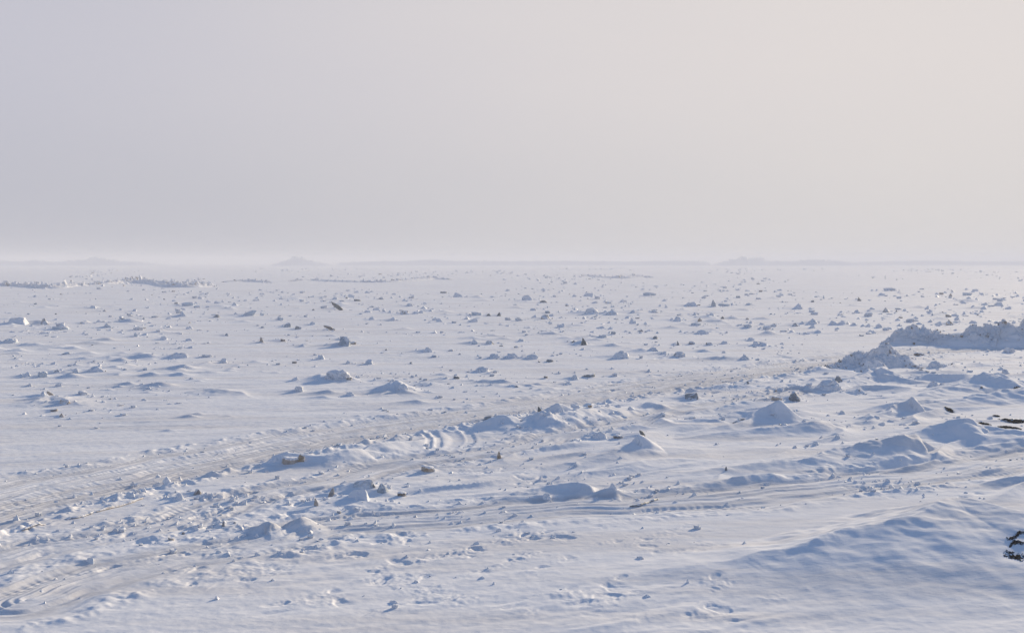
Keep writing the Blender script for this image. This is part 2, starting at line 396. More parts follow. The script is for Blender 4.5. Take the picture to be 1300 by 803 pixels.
note(274, 402, 9, 5, BLOCK, 'dark', 'ice_chunk', 'dark chunk beside a white crumbling one, below the pointed blue one')
note(316, 400, 21, 7, SLAB, 'blue', 'ice_slab', 'tilted blue slab on a drift at left centre', anchor=1, tilt=-20)
note(118, 391, 9, 4, BLOCK, 'blue', 'ice_chunk', 'small blue chunk far out between jagged block and thin slab')
note(187, 391, 6, 3, BLOCK, 'blue', 'ice_chunk', 'tiny blue chunk far out left of the thin flat slab')
# centre field
note(427, 392, 19, 5, SLAB, 'dark', 'ice_slab', 'dark flat slab standing tilted to the left, centre left', anchor=1, tilt=38, lift=3.5)
note(425, 380, 9, 5, BLOCK, 'snowy', 'ice_chunk', 'white chunk just behind the dark tilted slab')
note(435, 439, 20, 16, BLOCK, 'slate', 'ice_block', 'largest free-standing ice block, slate blue and flat-sided, left of centre', anchor=1)
note(448, 437, 10, 4, FLAT, 'brown', 'ice_chunk', 'low dark chunk at the right foot of the largest ice block')
note(364, 414, 9, 8, DOME, 'slate', 'ice_boulder', 'round slate boulder above and left of the largest block', anchor=1)
note(378, 418, 9, 6, BLOCK, 'brown', 'ice_chunk', 'brown flecked chunk right of the round slate boulder')
note(396, 412, 7, 6, BLOCK, 'blue', 'ice_chunk', 'small square blue chunk between boulder and curved dark slab')
note(417, 419, 16, 4, SLAB, 'brown', 'ice_slab', 'curved dark brown slab above the largest block', tilt=20, lift=2)
note(427, 482, 31, 12, FLAT, 'snowy', 'ice_slab', 'big snow-covered tilted slab beside an upright ochre flake', anchor=1)
note(435, 482, 6, 13, SPIKE, 'ochre', 'ice_flake', 'upright ochre flake at the right of the big snow-covered slab')
note(443, 482, 8, 4, FLAT, 'ochre', 'ice_chunk', 'low tan chunk right of the upright ochre flake')
note(484, 380, 8, 4, DOME, 'brown', 'ice_chunk', 'grey-brown egg-shaped chunk far out at centre left')
note(514, 399, 12, 6, BLOCK, 'ochre', 'ice_chunk', 'yellowish ice chunk at centre, beside a blue one', anchor=1)
note(494, 397, 8, 5, SPIKE, 'blue', 'ice_chunk', 'blue peaked chunk left of the yellowish chunk')
note(519, 388, 13, 5, SPIKE, 'blue', 'ice_chunk', 'blue chunk beyond the yellowish one')
note(498, 407, 13, 6, SPIKE, 'snowy', 'ice_chunk', 'white and blue twin-peaked chunk below the yellowish one')
note(453, 382, 10, 3, FLAT, 'dark', 'ice_slab', 'thin dark slab lying right of the dark tilted slab')
note(603, 437, 12, 10, SPIKE, 'blue', 'ice_block', 'triangular blue block at the centre of the field', anchor=1)
note(621, 437, 12, 7, BLOCK, 'brown', 'ice_block', 'brown-topped white block right of the triangular blue block')
note(605, 400, 15, 5, FLAT, 'blue', 'ice_slab', 'flat blue slab left of two dark chunks at centre')
note(620, 401, 7, 5, BLOCK, 'dark', 'ice_chunk', 'left of two dark chunks at centre')
note(633, 401, 7, 7, SPIKE, 'dark', 'ice_chunk', 'right of two dark chunks at centre, taller', anchor=1)
note(543, 447, 13, 9, BLOCK, 'snowy', 'ice_block', 'white crumbling block left of the triangular blue block')
note(628, 454, 17, 6, DOME, 'blue', 'ice_boulder', 'dark blue hump below the brown-topped white block')
note(612, 471, 19, 6, DOME, 'snowy', 'ice_boulder', 'arched snowy hump alone below the centre blocks')
note(332, 435, 7, 9, SPIKE, 'ochre', 'ice_flake', 'brown upright flake left of the largest ice block')
note(384, 440, 8, 5, BLOCK, 'blue', 'ice_chunk', 'blue chunk between the brown flake and the largest block')
note(563, 372, 9, 3, FLAT, 'dark', 'ice_slab', 'dark thin slab far out at centre')
note(580, 377, 19, 7, SPIKE, 'snowy', 'ice_block', 'snowy jagged heap far out right of the dark thin slab', anchor=1)
note(547, 395, 8, 4, SPIKE, 'blue', 'ice_chunk', 'small blue peak right of the yellowish chunk')
note(511, 494, 18, 9, SPIKE, 'snowy', 'ice_block', 'snow-plastered block on a drift above the road, centre left', anchor=1)
note(445, 502, 14, 6, BLOCK, 'snowy', 'ice_chunk', 'rough snowy chunk between the snow-plastered block and big slab')
# right-centre field
note(671, 381, 22, 9, SPIKE, 'blue', 'ice_block', 'triangular dark blue block far out just right of centre', anchor=1)
note(690, 384, 9, 5, BLOCK, 'dark', 'ice_chunk', 'dark chunk at the foot of the triangular dark blue block')
note(752, 398, 19, 9, DOME, 'blue', 'ice_boulder', 'rounded blue hump with a pale tail, right of centre', anchor=1)
note(777, 399, 17, 5, DOME, 'brown', 'ice_boulder', 'brownish low hump right of the rounded blue hump')
note(803, 396, 9, 6, SPIKE, 'blue', 'ice_chunk', 'small blue peak right of the brownish low hump')
note(692, 405, 15, 8, BLOCK, 'ochre', 'ice_block', 'tan and white block left of the rounded blue hump')
note(906, 389, 10, 13, SPIKE, 'slate', 'ice_spike', 'tall blue ice pyramid standing upright right of centre', anchor=1)
note(880, 388, 16, 7, BLOCK, 'blue', 'ice_block', 'blue block with brown top left of the tall pyramid', anchor=1)
note(920, 388, 17, 3, FLAT, 'blue', 'ice_slab', 'flat blue rubble slab at the right foot of the tall pyramid')
note(825, 375, 19, 5, FLAT, 'blue', 'ice_slab', 'long flat blue slab far out beyond the small blue peak')
note(747, 376, 15, 5, BLOCK, 'blue', 'ice_chunk', 'blue and brown chunk far out above the rounded blue hump')
note(862, 407, 16, 8, SPIKE, 'snowy', 'ice_block', 'snowy peaked block on a pale mound below the tall pyramid', anchor=1)
note(888, 408, 7, 7, SPIKE, 'ochre', 'ice_flake', 'rusty small flake right of the snowy peaked block')
note(884, 413, 14, 4, FLAT, 'blue', 'ice_slab', 'flat blue slab below the rusty small flake')
note(892, 423, 18, 7, BLOCK, 'snowy', 'ice_block', 'broken blue-white block below the flat blue slab')
note(950, 415, 11, 4, FLAT, 'blue', 'ice_slab', 'thin blue slab right of the broken blue-white block')
note(832, 430, 7, 5, DOME, 'dark', 'ice_chunk', 'black round chunk alone on white snow right of centre', anchor=1)
note(741, 438, 11, 13, SPIKE, 'dark', 'ice_block', 'dark jagged block with a split top right of centre', anchor=1)
note(728, 435, 8, 5, SPIKE, 'dark', 'ice_chunk', 'dark chunk left of the split-topped dark block')
note(766, 428, 12, 4, FLAT, 'blue', 'ice_slab', 'flat blue slab right of the split-topped dark block')
note(861, 438, 5, 8, SPIKE, 'dark', 'ice_spike', 'thin dark hook-shaped spike right of the black round chunk')
note(879, 437, 9, 5, BLOCK, 'brown', 'ice_chunk', 'dark brown chunk right of the hook-shaped spike', anchor=1)
note(901, 438, 10, 5, BLOCK, 'brown', 'ice_chunk', 'rust-edged chunk second right of the hook-shaped spike')
note(790, 453, 23, 10, DOME, 'blue', 'ice_boulder', 'overhanging blue dome with dark left rim, right of centre', anchor=1)
note(863, 452, 16, 7, DOME, 'brown', 'ice_boulder', 'brown-bellied hump right of the overhanging blue dome')
note(843, 449, 9, 5, BLOCK, 'blue', 'ice_chunk', 'blue chunk between the dome and the brown-bellied hump')
note(830, 445, 12, 5, DOME, 'blue', 'ice_chunk', 'blue hump beyond and right of the overhanging dome')
note(729, 480, 12, 10, SPIKE, 'blue', 'ice_block', 'triangular blue block above the road right of centre', anchor=1)
note(748, 478, 17, 4, FLAT, 'dark', 'ice_slab', 'thin dark slab lying right of the triangular block above the road')
note(722, 487, 9, 6, BLOCK, 'blue', 'ice_chunk', 'blue chunk below the triangular block above the road')
note(823, 471, 10, 5, SPIKE, 'blue', 'ice_chunk', 'blue peak at the far edge of the road')
note(676, 455, 16, 7, DOME, 'snowy', 'ice_boulder', 'pale smooth dome left of the overhanging blue dome', anchor=1)
note(649, 454, 16, 8, BLOCK, 'snowy', 'ice_block', 'crumbling snowy block left of the pale smooth dome')
note(698, 459, 10, 4, FLAT, 'dark', 'ice_chunk', 'dark low chunk right of the pale smooth dome')
note(946, 456, 16, 8, SPIKE, 'blue', 'ice_block', 'jagged blue block on the far bank of the road')
note(965, 438, 18, 7, BLOCK, 'blue', 'ice_block', 'two-humped blue block far beyond the road', anchor=1)
# right field
note(1092, 382, 8, 7, SPIKE, 'dark', 'ice_spike', 'dark upright stump far out on the right field', anchor=1)
note(1046, 379, 3, 7, SPIKE, 'blue', 'ice_spike', 'thin needle of ice left of the dark upright stump')
note(1126, 395, 13, 8, SPIKE, 'ochre', 'ice_block', 'white block with brown face below the dark upright stump', anchor=1)
note(1014, 392, 17, 8, SPIKE, 'blue', 'ice_block', 'blue peaked block far out left of the dark stump', anchor=1)
note(1032, 411, 18, 9, SPIKE, 'snowy', 'ice_block', 'snowy ragged block in a rubble line left of the long bank', anchor=1)
note(1010, 414, 10, 6, SPIKE, 'brown', 'ice_chunk', 'brown flecked chunk at the left end of the rubble line')
note(1060, 412, 14, 7, BLOCK, 'snowy', 'ice_block', 'white block in the rubble line, right of the ragged one')
note(1084, 413, 12, 5, SPIKE, 'blue', 'ice_chunk', 'blue chunk at the right end of the rubble line')
note(1207, 411, 12, 9, SPIKE, 'ochre', 'ice_spike', 'brown spike rising behind the long rubble bank', anchor=1)
note(1229, 375, 12, 4, FLAT, 'blue', 'ice_slab', 'flat blue slab far out at right', anchor=1)
note(1270, 388, 12, 5, BLOCK, 'blue', 'ice_chunk', 'blue chunk far out near the right frame edge', anchor=1)
note(1130, 369, 14, 4, FLAT, 'blue', 'ice_slab', 'small dark slab far out beyond the dark stump')
note(983, 414, 12, 4, SPIKE, 'brown', 'ice_chunk', 'brown flat-topped chunk beyond the road left of the rubble line')

# more of the same small ice between them
SHAPES = [BLOCK, SPIKE, DOME, FLAT, BLOCK, FLAT, DOME]
MATS = ['blue', 'snowy', 'snowy', 'blue', 'blue', 'snowy', 'slate', 'snowy', 'brown', 'blue', 'snowy', 'ochre', 'slate', 'dark']
rnd = random.Random(23)


def in_road(px, py):
    u_ = np.interp(px, [q[0] for q in ROAD_UP], [q[1] for q in ROAD_UP]); l_ = np.interp(px, [q[0] for q in ROAD_LO], [q[1] for q in ROAD_LO])
    return u_ - 6 < py < l_ + 4


S = []
while len(S) < 118:
    px = rnd.uniform(4, 1296); py = 372 + 130 * rnd.random() ** 1.25
    if in_road(px, py) or (px > 1100 and 396 < py < 480) or (px > 1000 and py > 440):
        continue
    if any(abs(n['px'] - px) < (n['w'] / 2 + 6) and abs(n['py'] - py) < 6 for n in N + S):
        continue
    if pn(px / 75, (py - HOR) ** .5 / 1.1, 79) < rnd.uniform(-.05, .3):
        continue
    sc_ = 0.45 + (py - 340) / 230
    w = (4 + 9 * rnd.random() ** 1.8) * sc_
    S.append(dict(px=px, py=py, w=w, h=w * rnd.uniform(.3, .65), shape=rnd.choice(SHAPES), mat=rnd.choice(MATS)))

# drift tails of blown snow behind every piece of ice
for n in N + S:
    x, y = pix(n['px'], n['py']); m = y / FPX
    w, h = n['w'] * m, n['h'] * m * .75
    n['x'], n['y'], n['ww'], n['hh'] = x, y, w, h
    if y < 170:
        mound(x - w * .35, y + .1, w * 1.9, w * .75, h * rnd.uniform(.28, .5), R(180 + rnd.uniform(-5, 35)), p=1.9)
        mound(x + rnd.uniform(-.2, .2) * w, y - w * .15, w * .9, w * .5, h * .22, R(rnd.uniform(0, 360)))
# bare snow humps all over the field
for k in range(2400):
    t = R(rnd.uniform(-30, 30)); r = 38 * (190 / 38) ** rnd.random()
    x, y = r * math.sin(t), r * math.cos(t)
    pxx, pyy = 650 + FPX * x / y, HOR + FPX * CAM_H / y
    if in_road(pxx, pyy):
        continue
    if pyy > 500 - max(0, (pxx - 800)) * .12 and rnd.random() < .75:
        continue
    if pn(x / 13 + 5, y / 20, 81) < rnd.uniform(-.05, .4):
        continue
    a = (.16 + .5 * rnd.random() ** 2) * (1 + r / 150)
    mound(x, y, a * 1.7, a * .7, a * rnd.uniform(.12, .34), R(180 + rnd.gauss(15, 22)), p=rnd.uniform(1.0, 1.8))


def ground_z(x, y):
    r = math.hypot(x, y); t = math.atan2(x, y)
    i = min(max(np.searchsorted(RAD, r) - 1, 0), NR - 2); j = min(max(np.searchsorted(TH, t) - 1, 0), NT - 2)
    a = (r - RAD[i]) / (RAD[i + 1] - RAD[i]); b = (t - TH[j]) / (TH[j + 1] - TH[j])
    return float((H[i, j] * (1 - a) + H[i + 1, j] * a) * (1 - b) + (H[i, j + 1] * (1 - a) + H[i + 1, j + 1] * a) * b)


def on_ground(px, py):
    """Where the line of sight of a photo point meets the snow."""
    z = 0
    for _ in range(10):
        x, y = pix(px, py, z); z = z * .4 + .6 * ground_z(x, y)
    return x, y, ground_z(x, y)


# ---------------------------------------------------------------- materials
def newmat(name):
    m = bpy.data.materials.new(name); m.use_nodes = True
    nt = m.node_tree; nt.nodes.clear()
    out = nt.nodes.new('ShaderNodeOutputMaterial'); b = nt.nodes.new('ShaderNodeBsdfPrincipled')
    nt.links.new(b.outputs[0], out.inputs[0])
    b.inputs['Specular IOR Level'].default_value = 0.15
    return m, nt, b


def nz(nt, coord, scale, detail=4, rough=.55, mapping=None):
    n = nt.nodes.new('ShaderNodeTexNoise'); n.inputs['Scale'].default_value = scale
    n.inputs['Detail'].default_value = detail; n.inputs['Roughness'].default_value = rough
    if mapping:
        mp = nt.nodes.new('ShaderNodeMapping'); mp.inputs['Scale'].default_value = mapping[0]; mp.inputs['Rotation'].default_value[2] = mapping[1]
        nt.links.new(coord, mp.inputs[0]); nt.links.new(mp.outputs[0], n.inputs['Vector'])
    else:
        nt.links.new(coord, n.inputs['Vector'])
    return n.outputs['Fac']


def ramp(nt, fac, a, b):
    r = nt.nodes.new('ShaderNodeMapRange'); r.inputs[1].default_value = a; r.inputs[2].default_value = b
    r.interpolation_type = 'SMOOTHSTEP'
    nt.links.new(fac, r.inputs[0]); return r.outputs[0]


def mix(nt, fac, a, b):
    m = nt.nodes.new('ShaderNodeMix'); m.data_type = 'RGBA'
    for s, v in ((6, a), (7, b)):
        if isinstance(v, tuple):
            m.inputs[s].default_value = (*v, 1)
        else:
            nt.links.new(v, m.inputs[s])
    if isinstance(fac, float):
        m.inputs[0].default_value = fac
    else:
        nt.links.new(fac, m.inputs[0])
    return m.outputs[2]


def mth(nt, op, a, b=0.0):
    m = nt.nodes.new('ShaderNodeMath'); m.operation = op
    for s, v in ((0, a), (1, b)):
        if isinstance(v, (int, float)):
            m.inputs[s].default_value = v
        else:
            nt.links.new(v, m.inputs[s])
    return m.outputs[0]


SNOW = (.82, .82, .84)


def snow_mat(name, lumpy=0.0):
    m, nt, b = newmat(name)
    tc = nt.nodes.new('ShaderNodeTexCoord').outputs['Object']
    at = nt.nodes.new('ShaderNodeAttribute'); at.attribute_name = 'dirt'
    old = ramp(nt, nz(nt, tc, .55, 6, .62, ((.16, 1, 1), R(-14))), .42, .70)          # older wind-scoured crust
    c = mix(nt, mth(nt, 'MULTIPLY', old, .7), SNOW, (.69, .665, .66))
    spk = ramp(nt, nz(nt, tc, 9, 3, .7), .62, .78)
    c = mix(nt, mth(nt, 'MULTIPLY', spk, .15), c, (.55, .54, .53))
    dirt = mth(nt, 'MULTIPLY', at.outputs['Fac'], ramp(nt, nz(nt, tc, 2.2, 6, .7), .2, .6))
    c = mix(nt, dirt, c, (.57, .562, .575))
    nt.links.new(c, b.inputs['Base Color'])
    b.inputs['Roughness'].default_value = .9; b.inputs['Specular IOR Level'].default_value = .02
    f1 = nz(nt, tc, 3.2, 6, .62, ((.5, 1, 1), R(-28))); f2 = nz(nt, tc, 26, 3, .6)
    bp = nt.nodes.new('ShaderNodeBump'); bp.inputs['Distance'].default_value = .05 + lumpy; bp.inputs['Strength'].default_value = .42
    nt.links.new(mth(nt, 'ADD', f1, mth(nt, 'MULTIPLY', f2, .12)), bp.inputs['Height'])
    nt.links.new(bp.outputs[0], b.inputs['Normal'])
    return m


def ice_mat(name, c1, c2, snow_lo, snow_hi, streak=6):
    """Broken sea ice: two-tone body, blown snow lying on what faces up."""
    m, nt, b = newmat(name)
    tc = nt.nodes.new('ShaderNodeTexCoord').outputs['Object']
    g = nt.nodes.new('ShaderNodeNewGeometry')
    sx = nt.nodes.new('ShaderNodeSeparateXYZ'); nt.links.new(g.outputs['Normal'], sx.inputs[0])
    oi = nt.nodes.new('ShaderNodeObjectInfo')
    f = ramp(nt, nz(nt, tc, streak, 5, .65, ((1, 1, 2.4), 0)), .36, .62)
    c = mix(nt, f, c1, c2)
    c = mix(nt, mth(nt, 'MULTIPLY', oi.outputs['Random'], .35), c, (.55, .58, .63))
    up_ = mth(nt, 'ADD', sx.outputs[2], mth(nt, 'MULTIPLY', mth(nt, 'SUBTRACT', nz(nt, tc, 5, 5, .65), .5), 1.1))
    c = mix(nt, ramp(nt, up_, snow_lo, snow_hi), c, SNOW)
    nt.links.new(c, b.inputs['Base Color'])
    b.inputs['Roughness'].default_value = .6; b.inputs['Specular IOR Level'].default_value = .15
    bp = nt.nodes.new('ShaderNodeBump'); bp.inputs['Distance'].default_value = .05; bp.inputs['Strength'].default_value = .7
    nt.links.new(nz(nt, tc, 9, 6, .65), bp.inputs['Height']); nt.links.new(bp.outputs[0], b.inputs['Normal'])
    return m


MAT = {
    'snow': snow_mat('snow'),
    'pile': snow_mat('rubble_snow', .05),
    'blue': ice_mat('blue_ice', (.40, .50, .60), (.60, .68, .75), .15, .6),
    'slate': ice_mat('slate_ice', (.22, .27, .33), (.42, .48, .54), .45, .85),
    'snowy': ice_mat('snowy_ice', (.42, .45, .50), (.72, .75, .80), -.1, .35),
    'brown': ice_mat('brown_ice', (.12, .095, .075), (.36, .32, .29), .35, .75),
    'ochre': ice_mat('ochre_ice', (.30, .20, .11), (.52, .43, .33), .4, .8),
    'dark': ice_mat('dark_ice', (.055, .06, .06), (.18, .20, .21), .55, .9),
}
m_, nt_, b_ = newmat('bare_earth')
tc_ = nt_.nodes.new('ShaderNodeTexCoord').outputs['Object']
nt_.links.new(mix(nt_, ramp(nt_, nz(nt_, tc_, 7, 6, .7), .5, .72), (.018, .014, .011), (.06, .046, .034)), b_.inputs['Base Color'])
b_.inputs['Roughness'].default_value = 1; b_.inputs['Specular IOR Level'].default_value = 0
MAT['earth'] = m_


def tag(o, label=None, cat=None, group=None, kind=None):
    if label: o['label'] = label
    if cat and not kind: kind = 'thing'
    if cat: o['category'] = cat
    if group: o['group'] = group
    if kind: o['kind'] = kind
    return o


def link(name, me, mat, parent=None):
    o = bpy.data.objects.new(name, me); COL.objects.link(o)
    if mat and not me.materials: me.materials.append(mat)
    if parent: o.parent = parent
    return o


# ---------------------------------------------------------------- the ground meshes
dT = np.gradient(H, axis=0), np.gradient(H, axis=1)
PXr, PYr = np.gradient(X, axis=0), np.gradient(Y, axis=0); PXt, PYt = np.gradient(X, axis=1), np.gradient(Y, axis=1)
nx = PYt * dT[0] - PYr * dT[1]; ny = PXr * dT[1] - PXt * dT[0]; nzz = PXt * PYr - PXr * PYt
nx = -(PYr * dT[1] - dT[0] * PYt); ny = -(dT[0] * PXt - PXr * dT[1])
nl = np.sqrt(nx ** 2 + ny ** 2 + nzz ** 2)
NRM = np.stack([nx / nl, ny / nl, nzz / nl], -1).reshape(-1, 3)
NRM[NRM[:, 2] < 0] *= -1
P3 = np.stack([X, Y, H], -1).reshape(-1, 3)
ii, jj = np.meshgrid(np.arange(NR - 1), np.arange(NT - 1), indexing='ij')
QUADS = np.stack([ii * NT + jj, ii * NT + jj + 1, (ii + 1) * NT + jj + 1, (ii + 1) * NT + jj], -1).reshape(-1, 4)
wrap = np.arange(NR - 1)                                            # close the ring behind the camera
QW = np.stack([wrap * NT + NT - 1, wrap * NT, (wrap + 1) * NT, (wrap + 1) * NT + NT - 1], -1)
tm = np.zeros((NR - 1, NT - 1), np.uint8)
for k, M in enumerate(TMASK):
    c4 = M[:-1, :-1] & M[1:, :-1] & M[:-1, 1:] & M[1:, 1:]
    tm = np.where(c4 & (tm == 0), k + 1, tm)
tm = tm.reshape(-1)


def sheet(name, quads, extra_fan=False):
    used, inv = np.unique(quads, return_inverse=True); q = inv.reshape(-1, 4).astype(np.int32)
    co = P3[used]; nr = NRM[used]; dr = DIRT.reshape(-1)[used]
    me = bpy.data.meshes.new(name)
    me.vertices.add(len(co)); me.vertices.foreach_set('co', co.astype(np.float32).ravel())
    me.loops.add(q.size); me.loops.foreach_set('vertex_index', q.ravel())
    me.polygons.add(len(q)); me.polygons.foreach_set('loop_start', np.arange(0, q.size, 4, dtype=np.int32))
    me.update(calc_edges=True)
    me.polygons.foreach_set('use_smooth', np.ones(len(q), bool))
    a = me.attributes.new('dirt', 'FLOAT', 'POINT'); a.data.foreach_set('value', dr.astype(np.float32))
    me.normals_split_custom_set_from_vertices(nr.astype(np.float32))
    return tag(link(name, me, MAT['snow']), kind='structure')


sheet('snow_ground', np.concatenate([QUADS[tm == 0], QW]))
for k, (c, hw, dep, nm) in enumerate(TRACKS):
    sheet(nm, QUADS[tm == k + 1])
# the disc under the camera
bm = bmesh.new()
vs = [bm.verts.new((3.2 * math.sin(a), 3.2 * math.cos(a), -.12)) for a in np.linspace(0, 2 * math.pi, 65)[:-1]]
bm.faces.new(vs[::-1]); bm.normal_update(); me = bpy.data.meshes.new('snow_ground'); bm.to_mesh(me); bm.free()
tag(link('snow_ground', me, MAT['snow']), kind='structure')


# ---------------------------------------------------------------- pieces of ice
def hull_pts(shape, r):
    P = []
    if shape == BLOCK:
        for sx in (-1, 1):
            hs = r.uniform(.45, 1)
            for sy in (-1, 1):
                P.append((sx * r.uniform(.75, 1), sy * r.uniform(.7, 1), -.35))
                P.append((sx * r.uniform(.45, .9), r.uniform(.35, .6) if sy > 0 else r.uniform(-.1, .3), hs * (r.uniform(.75, 1) if sy > 0 else r.uniform(.5, .85))))
        P += [(r.uniform(-.6, .6), r.uniform(.1, .5), r.uniform(.7, 1)) for _ in range(2)]
    elif shape == SPIKE:
        tx = r.uniform(-.35, .35)
        for k in range(7):
            a = k / 7 * 6.28 + r.uniform(-.3, .3)
            P.append((math.cos(a) * r.uniform(.8, 1), math.sin(a) * r.uniform(.7, 1), -.3))
            P.append((math.cos(a) * r.uniform(.4, .75) + tx * .5, math.sin(a) * r.uniform(.3, .7), r.uniform(.15, .5)))
        P += [(tx, r.uniform(.15, .4), 1), (tx + r.uniform(-.3, .3), r.uniform(.1, .4), r.uniform(.75, .92))]
    elif shape == DOME:
        for k in range(34):
            a = r.uniform(0, 6.28); z = r.random()
            q = math.sqrt(1 - z * z) * r.uniform(.88, 1)
            P.append((math.cos(a) * q, math.sin(a) * q * (1 - .3 * z) + z * .35, z))
        P += [(x_ * .8, y_ * .8, -.3) for x_ in (-1, 1) for y_ in (-1, 1)]
    elif shape == FLAT:
        for k in range(9):
            a = k / 9 * 6.28 + r.uniform(-.25, .25)
            P.append((math.cos(a) * r.uniform(.8, 1), math.sin(a) * r.uniform(.8, 1), r.uniform(.5, 1)))
            P.append((math.cos(a) * r.uniform(.6, .95), math.sin(a) * r.uniform(.6, .95), -.3))
    else:   # SLAB: an upright plate, leaned afterwards
        for k in range(8):
            a = k / 8 * 6.28 + r.uniform(-.3, .3)
            for s in (-1, 1):
                P.append((math.cos(a) * r.uniform(.85, 1), s * .32 * r.uniform(.7, 1), .4 + .6 * math.sin(a) * r.uniform(.85, 1)))
    return P


def ice_mesh(shape, seed, size, detail=2, rough=.2):
    """Returns the body mesh and the snow cap mesh of a piece of ice, size = half width, half depth, height."""
    r = random.Random(seed)
    bm = bmesh.new()
    for p in hull_pts(shape, r):
        bm.verts.new((p[0] * size[0], p[1] * size[1], p[2] * size[2]))
    h = bmesh.ops.convex_hull(bm, input=bm.verts)
    bmesh.ops.delete(bm, geom=list({g for g in h['geom_interior'] + h['geom_unused'] if isinstance(g, bmesh.types.BMVert)}), context='VERTS')
    bmesh.ops.dissolve_limit(bm, angle_limit=R(9), verts=bm.verts, edges=bm.edges)
    mn = min(size)
    bmesh.ops.bevel(bm, geom=list(bm.edges), offset=.09 * mn, segments=1, affect='EDGES', clamp_overlap=True)
    bmesh.ops.triangulate(bm, faces=bm.faces)
    for k in range(detail):
        bmesh.ops.subdivide_edges(bm, edges=[e for e in bm.edges if e.calc_length() > mn * (.55, .3, .2)[k]], cuts=1, use_grid_fill=True)
        bmesh.ops.triangulate(bm, faces=bm.faces)
    co = np.array([v.co for v in bm.verts]); o = seed * 3.7
    f = 1.6 / mn
    am = rough * mn
    ddx = fbm(co[:, 1] * f + o, co[:, 2] * f + co[:, 0] * f * .6, 3, 3); ddy = fbm(co[:, 0] * f - o, co[:, 2] * f + co[:, 1] * f * .6, 3, 4); ddz = fbm(co[:, 0] * f + o, co[:, 1] * f, 3, 5)
    for v, a, b, c in zip(bm.verts, ddx, ddy, ddz):
        v.co += Vector((a, b, c)) * am
    bmesh.ops.recalc_face_normals(bm, faces=bm.faces)
    me = bpy.data.meshes.new('ice'); bm.to_mesh(me)
    # snow lying on top: the upward faces lifted into a rounded cap
    top = [f_ for f_ in bm.faces if f_.normal.z > .62 and f_.calc_center_median().z > size[2] * .3]
    cap = None
    if len(top) > 6:
        bad = [f_ for f_ in bm.faces if f_ not in set(top)]
        bmesh.ops.delete(bm, geom=bad, context='FACES')
        left = set(bm.faces); best_ = []
        while left:                                        # keep the largest patch only
            st = [left.pop()]; comp = list(st)
            while st:
                for e in st.pop().edges:
                    for g in e.link_faces:
                        if g in left: left.discard(g); st.append(g); comp.append(g)
            if len(comp) > len(best_): best_ = comp
        keep = set(best_)
        bmesh.ops.delete(bm, geom=[g for g in bm.faces if g not in keep], context='FACES')
        t = .12 * size[2]
        rim = {v for e in bm.edges if e.is_boundary for v in e.verts}
        for v in bm.verts:
            if v not in rim:
                v.co.z += t * r.uniform(.8, 1.2)
            else:
                v.co += v.normal * .02 * mn; v.co.z += .03 * mn
        for f_ in bm.faces: f_.smooth = True
        ext = bmesh.ops.extrude_edge_only(bm, edges=[e for e in bm.edges if e.is_boundary])
        for g in ext['geom']:
            if isinstance(g, bmesh.types.BMVert): g.co.z -= .16 * mn
        cap = bpy.data.meshes.new('snow_cap'); bm.to_mesh(cap)
    bm.free()
    return me, cap


CATS = {'ice_block': 'ice block', 'ice_slab': 'ice slab', 'ice_spike': 'ice spike', 'ice_flake': 'ice flake', 'ice_chunk': 'ice chunk', 'ice_boulder': 'ice boulder'}
GROUP = 'pieces of broken ice strewn over the frozen snow field'
ANCH = []
for k, n in enumerate(N):
    x, y, z = on_ground(n['px'], n['py'])
    m = math.hypot(x, y) / FPX
    w, h = n['w'] * m * 1.05, n['h'] * m * .86
    dep = {BLOCK: .8, SPIKE: .75, DOME: .85, FLAT: .8, SLAB: .5}[n['shape']]
    near_ = y < 75
    me, cap = ice_mesh(n['shape'], 100 + k, (w / 2, w / 2 * dep, h), 2 if near_ else 1, .05 if n['py'] > 610 else .09 if n['py'] > 500 else .17)
    me.name = n['name']
    o = link(n['name'], me, MAT[n['mat']])
    o.location = (x, y + w * .2 + n.get('fwd', 0), z - .10 * h + n.get('lift', 0) * m)
    o.rotation_euler = (R(rnd.uniform(-4, 4)), R(n.get('tilt', rnd.uniform(-8, 8))), R(rnd.uniform(-25, 25)) if n['shape'] != SLAB else R(rnd.uniform(-12, 12)))
    tag(o, n['label'], CATS[n['name']], GROUP)
    if cap and n['shape'] != SLAB and n['mat'] in ('snowy', 'blue', 'ochre', 'slate', 'brown') and n['w'] > 9 and not (n['py'] > 610 and n['name'] == 'ice_block'):
        link('snow_cap', cap, MAT['snow'], o)
    if n.get('anchor'):
        ANCH.append((x, y, n['label']))

